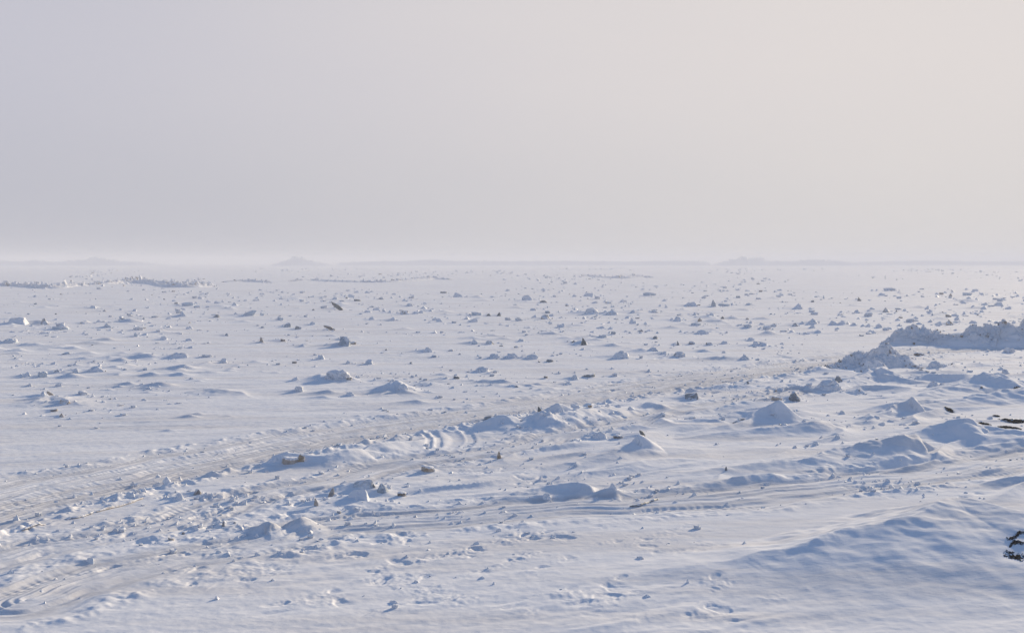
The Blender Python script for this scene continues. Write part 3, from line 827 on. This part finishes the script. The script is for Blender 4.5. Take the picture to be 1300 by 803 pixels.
# scattered pieces: a few shapes, copied
PROTO = {}
for s in (BLOCK, SPIKE, DOME, FLAT):
    for v in range(4):
        me, _ = ice_mesh(s, 900 + v * 7 + len(s), (.5, .42, .5), 1)
        PROTO[s, v] = me
MATWORD = {'blue': 'blue', 'snowy': 'snow-plastered', 'brown': 'brown-flecked', 'ochre': 'tan', 'dark': 'dark', 'slate': 'slate grey'}
SHWORD = {BLOCK: 'angular', SPIKE: 'pointed', DOME: 'rounded', FLAT: 'flat'}
PMAT = {}
src = {}
for n in S:
    x, y, z = on_ground(n['px'], n['py']); m = y / FPX
    w, h = n['w'] * m, n['h'] * m
    v = rnd.randrange(4); key = (n['shape'], v, n['mat'])
    if key not in PMAT:
        me = PROTO[n['shape'], v].copy(); me.name = 'ice_chunk'; me.materials.append(MAT[n['mat']]); PMAT[key] = me
        o = bpy.data.objects.new('ice_chunk', me); src[key] = o
    else:
        o = src[key].copy()
    COL.objects.link(o)
    o.location = (x, y + w * .2, z - .12 * h); o.scale = (w, w * rnd.uniform(.7, 1.1), h * 2)
    o.rotation_euler = (R(rnd.uniform(-8, 8)), R(rnd.uniform(-8, 8)), R(rnd.gauss(0, 35)))
    best = min(ANCH, key=lambda a: math.hypot((a[0] - x) * 1.0, (a[1] - y) * .45) if True else 0)
    dx, dy = x - best[0], (y - best[1]) * .45
    rel = ('right of' if dx > 0 else 'left of') if abs(dx) > abs(dy) else ('beyond' if dy > 0 else 'in front of')
    near_w = '' if math.hypot(dx, dy) < 3.5 else 'well '
    head = ' '.join(best[2].replace(',', '').split()[:8])
    n['head'] = (MATWORD[n['mat']], SHWORD[n['shape']], near_w, rel, best[2])
    n['o'] = o


def short(l):
    """The findable head of an anchor's label."""
    for cut in (' standing', ' sticking', ' lying', ' poking', ' perched', ' overhanging', ' leaning', ' alone', ' beside', ' with', ' on ', ' at ', ' far out', ' in ', ' right of', ' left of', ' rising', ' below', ' above', ',', ' topmost'):
        i = l.find(cut)
        if i > 12: l = l[:i]
    return l


seen = {}
for n in S:
    a, b, c, d, e = n['head']
    full = f'small {a} {b} chunk {c}{d} the {short(e)}'
    if len(full.split()) > 16: full = f'small {a} {b} chunk {d} the {short(e)}'
    tag(n['o'], full, 'ice chunk', GROUP)
    seen.setdefault(full, []).append(n)
for full, l in seen.items():
    if len(l) > 1:
        l.sort(key=lambda n: -n['w'])
        for q, n in zip(['larger', 'smaller', 'smallest', 'tiniest'], l):
            n['o']['label'] = full.replace('small ', q + ' ', 1)

# ---------------------------------------------------------------- heaps and ridges of ice rubble
SMALL = []
for v in range(10):
    me, _ = ice_mesh([BLOCK, SPIKE, BLOCK, FLAT][v % 4], 700 + v, (.5, .45, .6), 0)
    co = np.array([q.co for q in me.vertices]); fa = [tuple(p.vertices) for p in me.polygons]
    SMALL.append((co, fa))


def rubble_mesh(name, items, mat):
    """items: x, y, z, width, height, rot -> one mesh of many small pieces."""
    V, F, o = [], [], 0
    for (x, y, z, w, h, a) in items:
        co, fa = SMALL[rnd.randrange(10)]
        c, s = math.cos(a), math.sin(a)
        q = np.c_[(co[:, 0] * c - co[:, 1] * s) * w + x, (co[:, 0] * s + co[:, 1] * c) * w + y, co[:, 2] * h * 1.6 + z]
        V.append(q); F += [tuple(i + o for i in f) for f in fa]; o += len(co)
    me = bpy.data.meshes.new(name); me.from_pydata(np.concatenate(V).tolist(), [], F); me.update()
    return me


def heap(name, label, cat, crest, wn, wf, lump, seed, n_u, n_v, crumbs, mats=('pile', 'brown'), group=None):
    """A bank of snow and ice rubble: crest of world points x, y, height."""
    q = np.array(smooth_poly(crest, 8)); s = np.r_[0, np.cumsum(np.hypot(*np.diff(q[:, :2], axis=0).T))]
    u = np.linspace(0, s[-1], n_u)
    cx = np.interp(u, s, q[:, 0]); cy = np.interp(u, s, q[:, 1]); ch = np.interp(u, s, q[:, 2])
    tx = np.gradient(cx); ty = np.gradient(cy); tl = np.hypot(tx, ty); tx /= tl; ty /= tl
    v = np.linspace(-1, 1, n_v)
    hm = ch.max()
    wob = 0.25 * fbm(u / (hm * 1.2), u * 0 + seed, 3, seed)
    W = np.where(v[None, :] < 0, wn, wf) * (0.35 + .65 * ch[:, None] / hm)
    off = v[None, :] * W + wob[:, None] * (1 - np.abs(v[None, :])) * wn * .5
    x = cx[:, None] - ty[:, None] * off; y = cy[:, None] + tx[:, None] * off
    h = ch[:, None] * (1 - np.abs(v[None, :])) ** .95
    n1 = fbm(x / (lump * 4), y / (lump * 2.5), 4, seed + 1)
    n2 = np.abs(pn(x / lump, y / lump, seed + 2)) + .6 * np.abs(pn(x / (lump * .45), y / (lump * .45), seed + 3))
    body = sstep(0, .25, h / hm)
    h = h * (1 + .4 * n1) + body * lump * (.55 - n2) * .75
    gz = np.array([[ground_z(a, b) for a, b in zip(r1, r2)] for r1, r2 in zip(x[:, ::6], y[:, ::6])])
    gz = np.array([np.interp(np.arange(n_v), np.arange(0, n_v, 6), g) for g in gz])
    z = gz + h - .06
    P = np.stack([x, y, z], -1).reshape(-1, 3)
    F = [(i * n_v + j, (i + 1) * n_v + j, (i + 1) * n_v + j + 1, i * n_v + j + 1) for i in range(n_u - 1) for j in range(n_v - 1)]
    F = [f[::-1] for f in F]
    me = bpy.data.meshes.new(name); me.from_pydata(P.tolist(), [], F); me.update()
    me.polygons.foreach_set('use_smooth', np.ones(len(F), bool))
    o = link(name, me, MAT[mats[0]])
    tag(o, label, cat, group)
    it = []
    for _ in range(crumbs):
        i = rnd.randrange(n_u); j = int(np.clip(rnd.gauss(n_v * .42, n_v * .2), 0, n_v - 1))
        if h[i, j] < .05 * hm: continue
        w = lump * rnd.uniform(.25, .9) ** 1.3
        it.append((x[i, j], y[i, j], z[i, j] - .15 * w, w, w * rnd.uniform(.5, 1), rnd.uniform(0, 6.28)))
    k = int(len(it) * .72)
    if it:
        a = link('ice_lumps', rubble_mesh('ice_lumps', it[:k], None), MAT['snowy'], o); a['kind'] = 'stuff'
        a = link('dirty_ice_lumps', rubble_mesh('dirty_ice_lumps', it[k:], None), MAT[mats[1]], o); a['kind'] = 'stuff'
    return o


def crest_pts(pts):
    return [(*pix(a, b, h), h) for a, b, h in pts]


heap('rubble_bank', 'long ploughed bank of snow and ice rubble at the right edge', 'snow bank',
     [(a, b, c * .88) for a, b, c in crest_pts([(1122, 432, .15), (1140, 419, .95), (1165, 411, 1.35), (1185, 415, 1.1), (1204, 424, .75), (1225, 417, 1.15), (1250, 412, 1.4), (1272, 408, 1.65), (1285, 412, 1.45), (1310, 407, 1.7), (1360, 410, 1.6), (1430, 412, 1.4), (1480, 424, .3)])], 2.3, 2.3, .3, 5, 420, 84, 800)
heap('rubble_heap', 'short blue-shaded heap of snow rubble in front of the long bank', 'snow heap',
     crest_pts([(1050, 467, .1), (1078, 455, .45), (1100, 448, .75), (1116, 443, .95), (1127, 442, .95), (1134, 450, .55), (1146, 460, .25), (1170, 466, .1)]), 1.8, 1.5, .24, 9, 220, 70, 330)
heap('rubble_heap', 'low crumbly snow heap with a sunlit tip just in front of the taller heap', 'snow heap',
     crest_pts([(1086, 470, .1), (1104, 459, .5), (1113, 456, .6), (1120, 466, .1)]), .8, .7, .18, 13, 90, 40, 70)
# pressure ridges further out
RG = 'pressure ridges of broken ice in the distance'


def far_ridge(label, pts, wid, n, size, seed):
    c = crest_pts(pts)
    q = np.array(smooth_poly(c, 8)); it = []
    r = random.Random(seed)
    for _ in range(n):
        t = r.random() * (len(q) - 1); i = int(t); f = t - i
        x, y, h = q[i] * (1 - f) + q[min(i + 1, len(q) - 1)] * f
        o = r.gauss(0, .5)
        hh = h * max(0, 1 - abs(o)) * r.uniform(.3, 1.05)
        w = size * r.uniform(.4, 1.3)
        it.append((x + r.uniform(-.5, .5) * size, y + o * wid, hh * 1.15 - w * .3 + ground_z(x, y), w, w * r.uniform(.4, 1.1), r.uniform(0, 6.28)))
    root = heap('pressure_ridge', label, 'ice ridge', [(a, b, h * .55) for a, b, h in c], wid, wid, size * .9, seed, 200, 24, 0, group=RG)
    link('ice_lumps', rubble_mesh('ice_lumps', it[:int(n * .85)], None), MAT['snowy'], root)['kind'] = 'stuff'
    link('dirty_ice_lumps', rubble_mesh('dirty_ice_lumps', it[int(n * .85):], None), MAT['brown'], root)['kind'] = 'stuff'


far_ridge('long jagged ridge of blue ice rubble at the upper left of the field', [(118, 360, .2), (135, 357, .7), (160, 353, 1.3), (180, 352, 1.5), (205, 355, 1.2), (222, 357, 1.3), (240, 358, 1.2), (256, 359, .9), (270, 363, .1)], 3.5, 300, 1.15, 31)
far_ridge('low broken ridge between the left frame edge and the long jagged one', [(-30, 359, .6), (5, 358, .9), (30, 359, .8), (65, 359, 1.1), (85, 358, 1.0), (110, 360, .5)], 3, 170, .95, 32)
far_ridge('thin line of ice rubble far out left of centre', [(370, 356, .2), (400, 354, .5), (440, 356, .4), (490, 356, .5), (520, 353, .8), (545, 351, .8), (570, 354, .2)], 4, 190, .9, 33)
far_ridge('short low ridge of blue ice far out right of centre', [(735, 351, .1), (748, 348, .8), (765, 351, .3), (790, 350, .8), (812, 348, 1.1), (826, 352, .1)], 4, 100, 1.1, 34)
far_ridge('faint rubble line far out toward the left, right of the jagged ridge', [(285, 357, .2), (310, 354, .7), (330, 355, .6), (345, 358, .1)], 3, 60, .9, 35)


def hill_far(label, Yd, pts, wid, seed, lump):
    """A snowed-up pressure ridge on the horizon, Yd metres out: pts are photo points of its skyline."""
    c = [((a - 650) / FPX * Yd, Yd, CAM_H - (b - HOR) * Yd / FPX) for a, b in pts]
    heap('pressure_ridge', label, 'ice ridge', c, wid, wid, lump * .7, seed, 200, 30, 0, group='pressure ridges on the hazy horizon')


hill_far('broad peaked ridge fading into haze on the horizon left of centre', 1400, [(345, 336), (358, 332.5), (369, 328.3), (377, 326), (383, 327.6), (392, 330.5), (402, 332.6), (420, 336)], 20, 41, 1.5)
hill_far('long uneven ridge fading into haze on the horizon at far left', 1450, [(-40, 332), (0, 331.3), (22, 332.6), (45, 330.8), (70, 332.4), (95, 330.5), (108, 329.8), (122, 327), (138, 329.5), (158, 332), (180, 333), (210, 336)], 24, 42, 1.3)
hill_far('low peaked ridge fading into haze on the horizon right of centre', 1450, [(905, 336), (922, 331.3), (934, 328.6), (944, 326), (953, 328.2), (965, 327.6), (976, 331), (1005, 331.8), (1030, 329.8), (1055, 330.8), (1068, 332), (1100, 336)], 24, 43, 1.2)
hill_far('thin flat ridge line on the horizon at the centre', 1500, [(430, 333.5), (470, 332), (520, 331.2), (545, 329.3), (560, 330.3), (580, 331.4), (640, 331.7), (720, 331.4), (800, 331.9), (870, 331.2), (900, 333)], 20, 44, .8)
hill_far('thin flat ridge line on the horizon at far right', 1600, [(1085, 333), (1130, 332), (1180, 331), (1230, 331.8), (1290, 332), (1360, 332), (1460, 333)], 20, 45, .8)

# ---------------------------------------------------------------- loose stuff
items = []
for k in range(4200):           # far rubble, beyond what can be told apart
    t = R(rnd.uniform(-31, 31)); r = 95 * (900 / 95) ** rnd.random()
    if pn(r * math.sin(t) / (14 + r * .06), r * math.cos(t) / (30 + r * .12), 77) < rnd.uniform(-.15, .35):
        continue
    x, y = r * math.sin(t), r * math.cos(t)
    pxx, pyy = 650 + FPX * x / y, HOR + FPX * CAM_H / y
    if in_road(pxx, pyy):
        continue
    w = rnd.uniform(.3, .95) * (.75 + r / 420)
    items.append((x, y, ground_z(x, y) - .08, w, w * rnd.uniform(.22, .6), rnd.uniform(0, 6.28)))
for n in N + S:
    if n['y'] > 260: continue
    for _ in range(rnd.randint(2, 7) if n['py'] < 520 else rnd.randint(1, 4)):
        w = n['ww'] * rnd.uniform(.1, .4)
        x, y = n['x'] + n['ww'] * rnd.gauss(0, .8), n['y'] + n['ww'] * rnd.gauss(-.1, .7)
        items.append((x, y, ground_z(x, y) - .1 * w, w, w * rnd.uniform(.25, .7), rnd.uniform(0, 6.28)))
for k in range(9500):
    t = R(rnd.uniform(-30, 30)); r = 42 * (240 / 42) ** rnd.random()
    x, y = r * math.sin(t), r * math.cos(t)
    pxx, pyy = 650 + FPX * x / y, HOR + FPX * CAM_H / y
    if in_road(pxx, pyy) or pn(x / 7, y / 9, 78) < rnd.uniform(-.05, .45): continue
    w = (.06 + .3 * rnd.random() ** 2.5) * (.6 + r / 130)
    items.append((x, y, ground_z(x, y) - .12 * w, w, w * rnd.uniform(.2, .6), rnd.uniform(0, 6.28)))
rnd.shuffle(items)
a = int(len(items) * .93)
tag(link('ice_rubble', rubble_mesh('ice_rubble', items[:a], None), MAT['snowy']), 'far-off white and blue bits of ice rubble dotting the field', 'ice rubble', kind='stuff')
tag(link('dirty_ice_rubble', rubble_mesh('dirty_ice_rubble', items[a:], None), MAT['brown']), 'far-off brown-flecked bits of ice rubble dotting the field', 'ice rubble', kind='stuff')

items = []


def crumb_line(c, n, spread, lo_, hi_):
    for _ in range(n):
        t = rnd.random() * (len(c) - 1); i = int(t); f = t - i
        x, y = c[i] * (1 - f) + c[i + 1] * f
        x += rnd.gauss(0, spread); y += rnd.gauss(0, spread)
        if y < 12 or pn(x / 2.2, y / 2.2, 88) < rnd.uniform(-.4, .2): continue
        w = lo_ + (hi_ - lo_) * rnd.random() ** 2.6
        items.append((x, y, ground_z(x, y) - .02, w, w * rnd.uniform(.35, .8), rnd.uniform(0, 6.28)))


crumb_line(ru, 700, .4, .03, .17); crumb_line(rl, 1300, .5, .03, .24); crumb_line(rc, 250, 1.2, .03, .1)
for c, hw, dep, nm in TRACKS[1:]:
    crumb_line(c, 700, .8, .03, .16)
for a_, b_, sp, n in ((330, 632, 1.8, 420), (230, 655, 2.2, 420), (690, 545, 1.6, 260), (780, 620, 1.0, 160), (640, 600, 1.6, 160), (1000, 470, 4, 320), (1010, 495, 3, 260), (1190, 458, 4, 320), (1230, 455, 4, 200), (1150, 620, 1.0, 130), (600, 690, 2.2, 160), (1110, 580, 2.2, 110), (870, 500, 3, 200), (420, 636, 1.2, 200), (560, 565, 1.5, 120)):
    q = np.array([pix(a_ - 8, b_), pix(a_ + 8, b_)]); crumb_line(q, n, sp, .03, .2)
tag(link('snow_crumbs', rubble_mesh('snow_crumbs', items, None), MAT['snowy']), 'loose snow crumbs thrown up along the road and tracks', 'snow crumbs', kind='stuff')

# bare earth and twigs showing through the snow at the right edge
EARTH = [
    (1290, 680, 32, 5, 'upper dark strip of bare earth at the bottom right corner'),
    (1290, 690, 24, 5, 'middle dark strip of bare earth at the bottom right corner'),
    (1289, 706, 30, 13, 'largest black patch of bare earth at the bottom right corner'),
    (1288, 534, 34, 6, 'black wedge of bare earth at the right edge beyond the drifts'),
    (1276, 543, 34, 6, 'streaky brown earth patch below the black wedge at right'),
    (1249, 538, 14, 4, 'small black earth patch in the hollow behind the peaked drift'),
    (1265, 528, 8, 3, 'tiny black earth patch left of the black wedge'),
    (1205, 520, 14, 4, 'thin dark earth sliver on the bright slope at right'),
    (1292, 494, 14, 4, 'brown earth sliver under the rounded drift at the right edge'),
    (1296, 484, 12, 6, 'dark earth sliver right of the rounded drift'),
    (1154, 509, 6, 5, 'round black hole of earth in the peaked blue drift'),
    (1246, 492, 4, 3, 'tiny brown earth fleck below the rounded drift'),
]
for k, (a_, b_, w_, h_, lab) in enumerate(EARTH):
    x, y, z = on_ground(a_, b_); m = y / FPX
    L = w_ * m / 2; D = max(h_ * m * (y / 6.0) * .32, L * .25); D = min(D, L * 1.2)
    n = 30; V = []; F = []
    for i in range(n + 1):
        for j in range(n + 1):
            u = i / n * 2 - 1; v = j / n * 2 - 1
            e = math.hypot(u, v) + 1.9 * abs(float(fbm(u * 2.9 + k * 9 + v, v * 2.6 - .8 * u, 4, 200 + k, .6))) - .25
            hgt = (.07 + .025 * min(1, L)) * (1 - e) * 1.2
            px_, py_ = x + u * L + v * D * .3, y + v * D + (-.5 if y > 30 else .25) * u * L + .35 * L * math.sin(2.6 * u + k * 1.7)
            V.append((px_, py_, ground_z(px_, py_) + min(hgt, .016 if y < 30 else .05) + .006 * float(pn(u * 6 + k, v * 6, 210)) - .004))
    for i in range(n):
        for j in range(n):
            F.append((i * (n + 1) + j, (i + 1) * (n + 1) + j, (i + 1) * (n + 1) + j + 1, i * (n + 1) + j + 1))
    me = bpy.data.meshes.new('earth_patch'); me.from_pydata(V, [], F); me.update()
    tag(link('earth_patch', me, MAT['earth']), lab, 'bare earth', 'patches of bare earth showing through the snow')

TWIGS = [
    ([(800, 643), (812, 641), (826, 636), (836, 634)], 'dark', 'dark twig-like streak of debris lying on the smooth foreground snow'),
    ([(930, 537), (938, 534), (946, 532)], 'dark', 'short dark stick on the blue drift left of the peaked one'),
    ([(86, 658), (98, 657), (112, 653), (118, 650)], 'brown', 'dark brown strip of debris by the road at left'),
    ([(122, 650), (140, 645), (160, 640), (182, 632)], 'ochre', 'long ochre strip of debris trailing right along the road at left'),
    ([(28, 671), (42, 667), (58, 666)], 'brown', 'short brown strip of debris nearest the left frame edge'),
    ([(428, 650), (433, 651)], 'dark', 'tiny black stick on the track below the foreground block cluster'),
]
for pts, mt, lab in TWIGS:
    c = [on_ground(*q) for q in pts]; c = [tuple(q) for q in smooth_poly(c, 5)]
    V, F = [], []
    for i, q in enumerate(c):
        a_ = c[max(i - 1, 0)]; b_ = c[min(i + 1, len(c) - 1)]
        dx, dy = b_[0] - a_[0], b_[1] - a_[1]; l = math.hypot(dx, dy) + 1e-9
        rr = (.028 + .018 * float(pn(i * .7, 3.3, 9))) * (1 if 0 < i < len(c) - 1 else .3)
        for s in range(6):
            an = s / 6 * 2 * math.pi
            V.append((q[0] - dy / l * math.cos(an) * rr * 1.5, q[1] + dx / l * math.cos(an) * rr * 1.5, ground_z(q[0], q[1]) + .02 + math.sin(an) * rr))
    for i in range(len(c) - 1):
        for s in range(6):
            F.append((i * 6 + s, i * 6 + (s + 1) % 6, (i + 1) * 6 + (s + 1) % 6, (i + 1) * 6 + s))
    me = bpy.data.meshes.new('debris_strip'); me.from_pydata(V, [], F); me.update()
    tag(link('debris_strip', me, MAT[mt]), lab, 'debris', 'strips of debris frozen into the snow')

# ---------------------------------------------------------------- haze
HAZE = 0.00125
bm = bmesh.new(); bmesh.ops.create_cube(bm, size=1)
for v in bm.verts:
    v.co = (v.co.x * 18400, v.co.y * 18400, -2.0 if v.co.z < 0 else 13.5)
me = bpy.data.meshes.new('haze'); bm.to_mesh(me); bm.free()
hm_ = bpy.data.materials.new('haze'); hm_.use_nodes = True; nt = hm_.node_tree; nt.nodes.clear()
out = nt.nodes.new('ShaderNodeOutputMaterial'); pv = nt.nodes.new('ShaderNodeVolumePrincipled')
pv.inputs['Color'].default_value = (.79, .815, .88, 1); pv.inputs['Density'].default_value = HAZE; pv.inputs['Anisotropy'].default_value = 0.0
nt.links.new(pv.outputs[0], out.inputs['Volume'])
tag(link('haze', me, hm_), kind='stuff')

# ---------------------------------------------------------------- light and sky
sd = Vector((math.sin(R(SUN_AZ)) * math.cos(R(SUN_EL)), math.cos(R(SUN_AZ)) * math.cos(R(SUN_EL)), math.sin(R(SUN_EL))))
L = bpy.data.lights.new('sun', 'SUN'); L.energy = 5.0; L.angle = R(3.0); L.color = (1, .82, .56)
lo_ = bpy.data.objects.new('sun', L); COL.objects.link(lo_)
lo_.rotation_euler = sd.to_track_quat('Z', 'Y').to_euler()

W = bpy.data.worlds.new('World'); SC.world = W; W.use_nodes = True
nt = W.node_tree; nt.nodes.clear()
out = nt.nodes.new('ShaderNodeOutputWorld')
bg = nt.nodes.new('ShaderNodeBackground'); bg.inputs[1].default_value = .11
sky = nt.nodes.new('ShaderNodeTexSky'); sky.sky_type = 'NISHITA'; sky.sun_disc = False
sky.sun_elevation = R(SUN_EL); sky.sun_rotation = R(SUN_AZ); sky.dust_density = .6; sky.air_density = 1.3; sky.ozone_density = 3
nt.links.new(mix(nt, 1.0, sky.outputs[0], (.73, .94, 1.2)), bg.inputs[0]); nt.nodes[-1].blend_type = 'MULTIPLY'
# a bank of thin fog low over the ice, brighter towards the sun
tc = nt.nodes.new('ShaderNodeTexCoord').outputs['Generated']
sp = nt.nodes.new('ShaderNodeSeparateXYZ'); nt.links.new(tc, sp.inputs[0])
dot = nt.nodes.new('ShaderNodeVectorMath'); dot.operation = 'DOT_PRODUCT'
nt.links.new(tc, dot.inputs[0]); dot.inputs[1].default_value = sd
FOG_AWAY, FOG_SUN = (.44, .438, .496), (.617, .575, .555)
mist = nz(nt, tc, 2.2, 4, .5, ((1, 1, 3.2), 0))
glow = ramp(nt, mth(nt, 'ADD', dot.outputs['Value'], mth(nt, 'MULTIPLY', mth(nt, 'SUBTRACT', mist, .5), .13)), .50, 1.08)
fog = mix(nt, glow, FOG_AWAY, FOG_SUN)
hz = nt.nodes.new('ShaderNodeMapRange'); hz.inputs[1].default_value = 0; hz.inputs[2].default_value = .18; hz.inputs[3].default_value = 1; hz.inputs[4].default_value = 0
hz.interpolation_type = 'SMOOTHSTEP'; nt.links.new(sp.outputs[2], hz.inputs[0])
fog = mix(nt, mth(nt, 'MULTIPLY', hz.outputs[0], .8), fog, mix(nt, glow, (.385, .389, .432), (.56, .537, .525)))
bf = nt.nodes.new('ShaderNodeBackground'); nt.links.new(fog, bf.inputs[0]); bf.inputs[1].default_value = 1.0
cov = nt.nodes.new('ShaderNodeMapRange'); cov.inputs[1].default_value = .24; cov.inputs[2].default_value = .36; cov.inputs[3].default_value = 1; cov.inputs[4].default_value = .03
cov.interpolation_type = 'SMOOTHSTEP'; nt.links.new(sp.outputs[2], cov.inputs[0])
ms = nt.nodes.new('ShaderNodeMixShader'); nt.links.new(cov.outputs[0], ms.inputs[0]); nt.links.new(bg.outputs[0], ms.inputs[1]); nt.links.new(bf.outputs[0], ms.inputs[2])
nt.links.new(ms.outputs[0], out.inputs[0])

# ---------------------------------------------------------------- camera and view
cd = bpy.data.cameras.new('camera'); cam = bpy.data.objects.new('camera', cd); COL.objects.link(cam)
cam.location = (0, 0, CAM_H); cam.rotation_euler = (R(90), 0, 0)
cd.sensor_width = 36; cd.lens = 36 * FPX / 1300; cd.shift_y = -(803 / 2 - HOR) / 1300
cd.clip_start = .1; cd.clip_end = 30000
SC.camera = cam
vs_ = SC.view_settings
vs_.view_transform = 'Standard'; vs_.look = 'None'; vs_.exposure = .32; vs_.gamma = 1; vs_.use_curve_mapping = False
SC.cycles.use_denoising = True
SC.cycles.max_bounces = 6; SC.cycles.diffuse_bounces = 3; SC.cycles.volume_bounces = 1
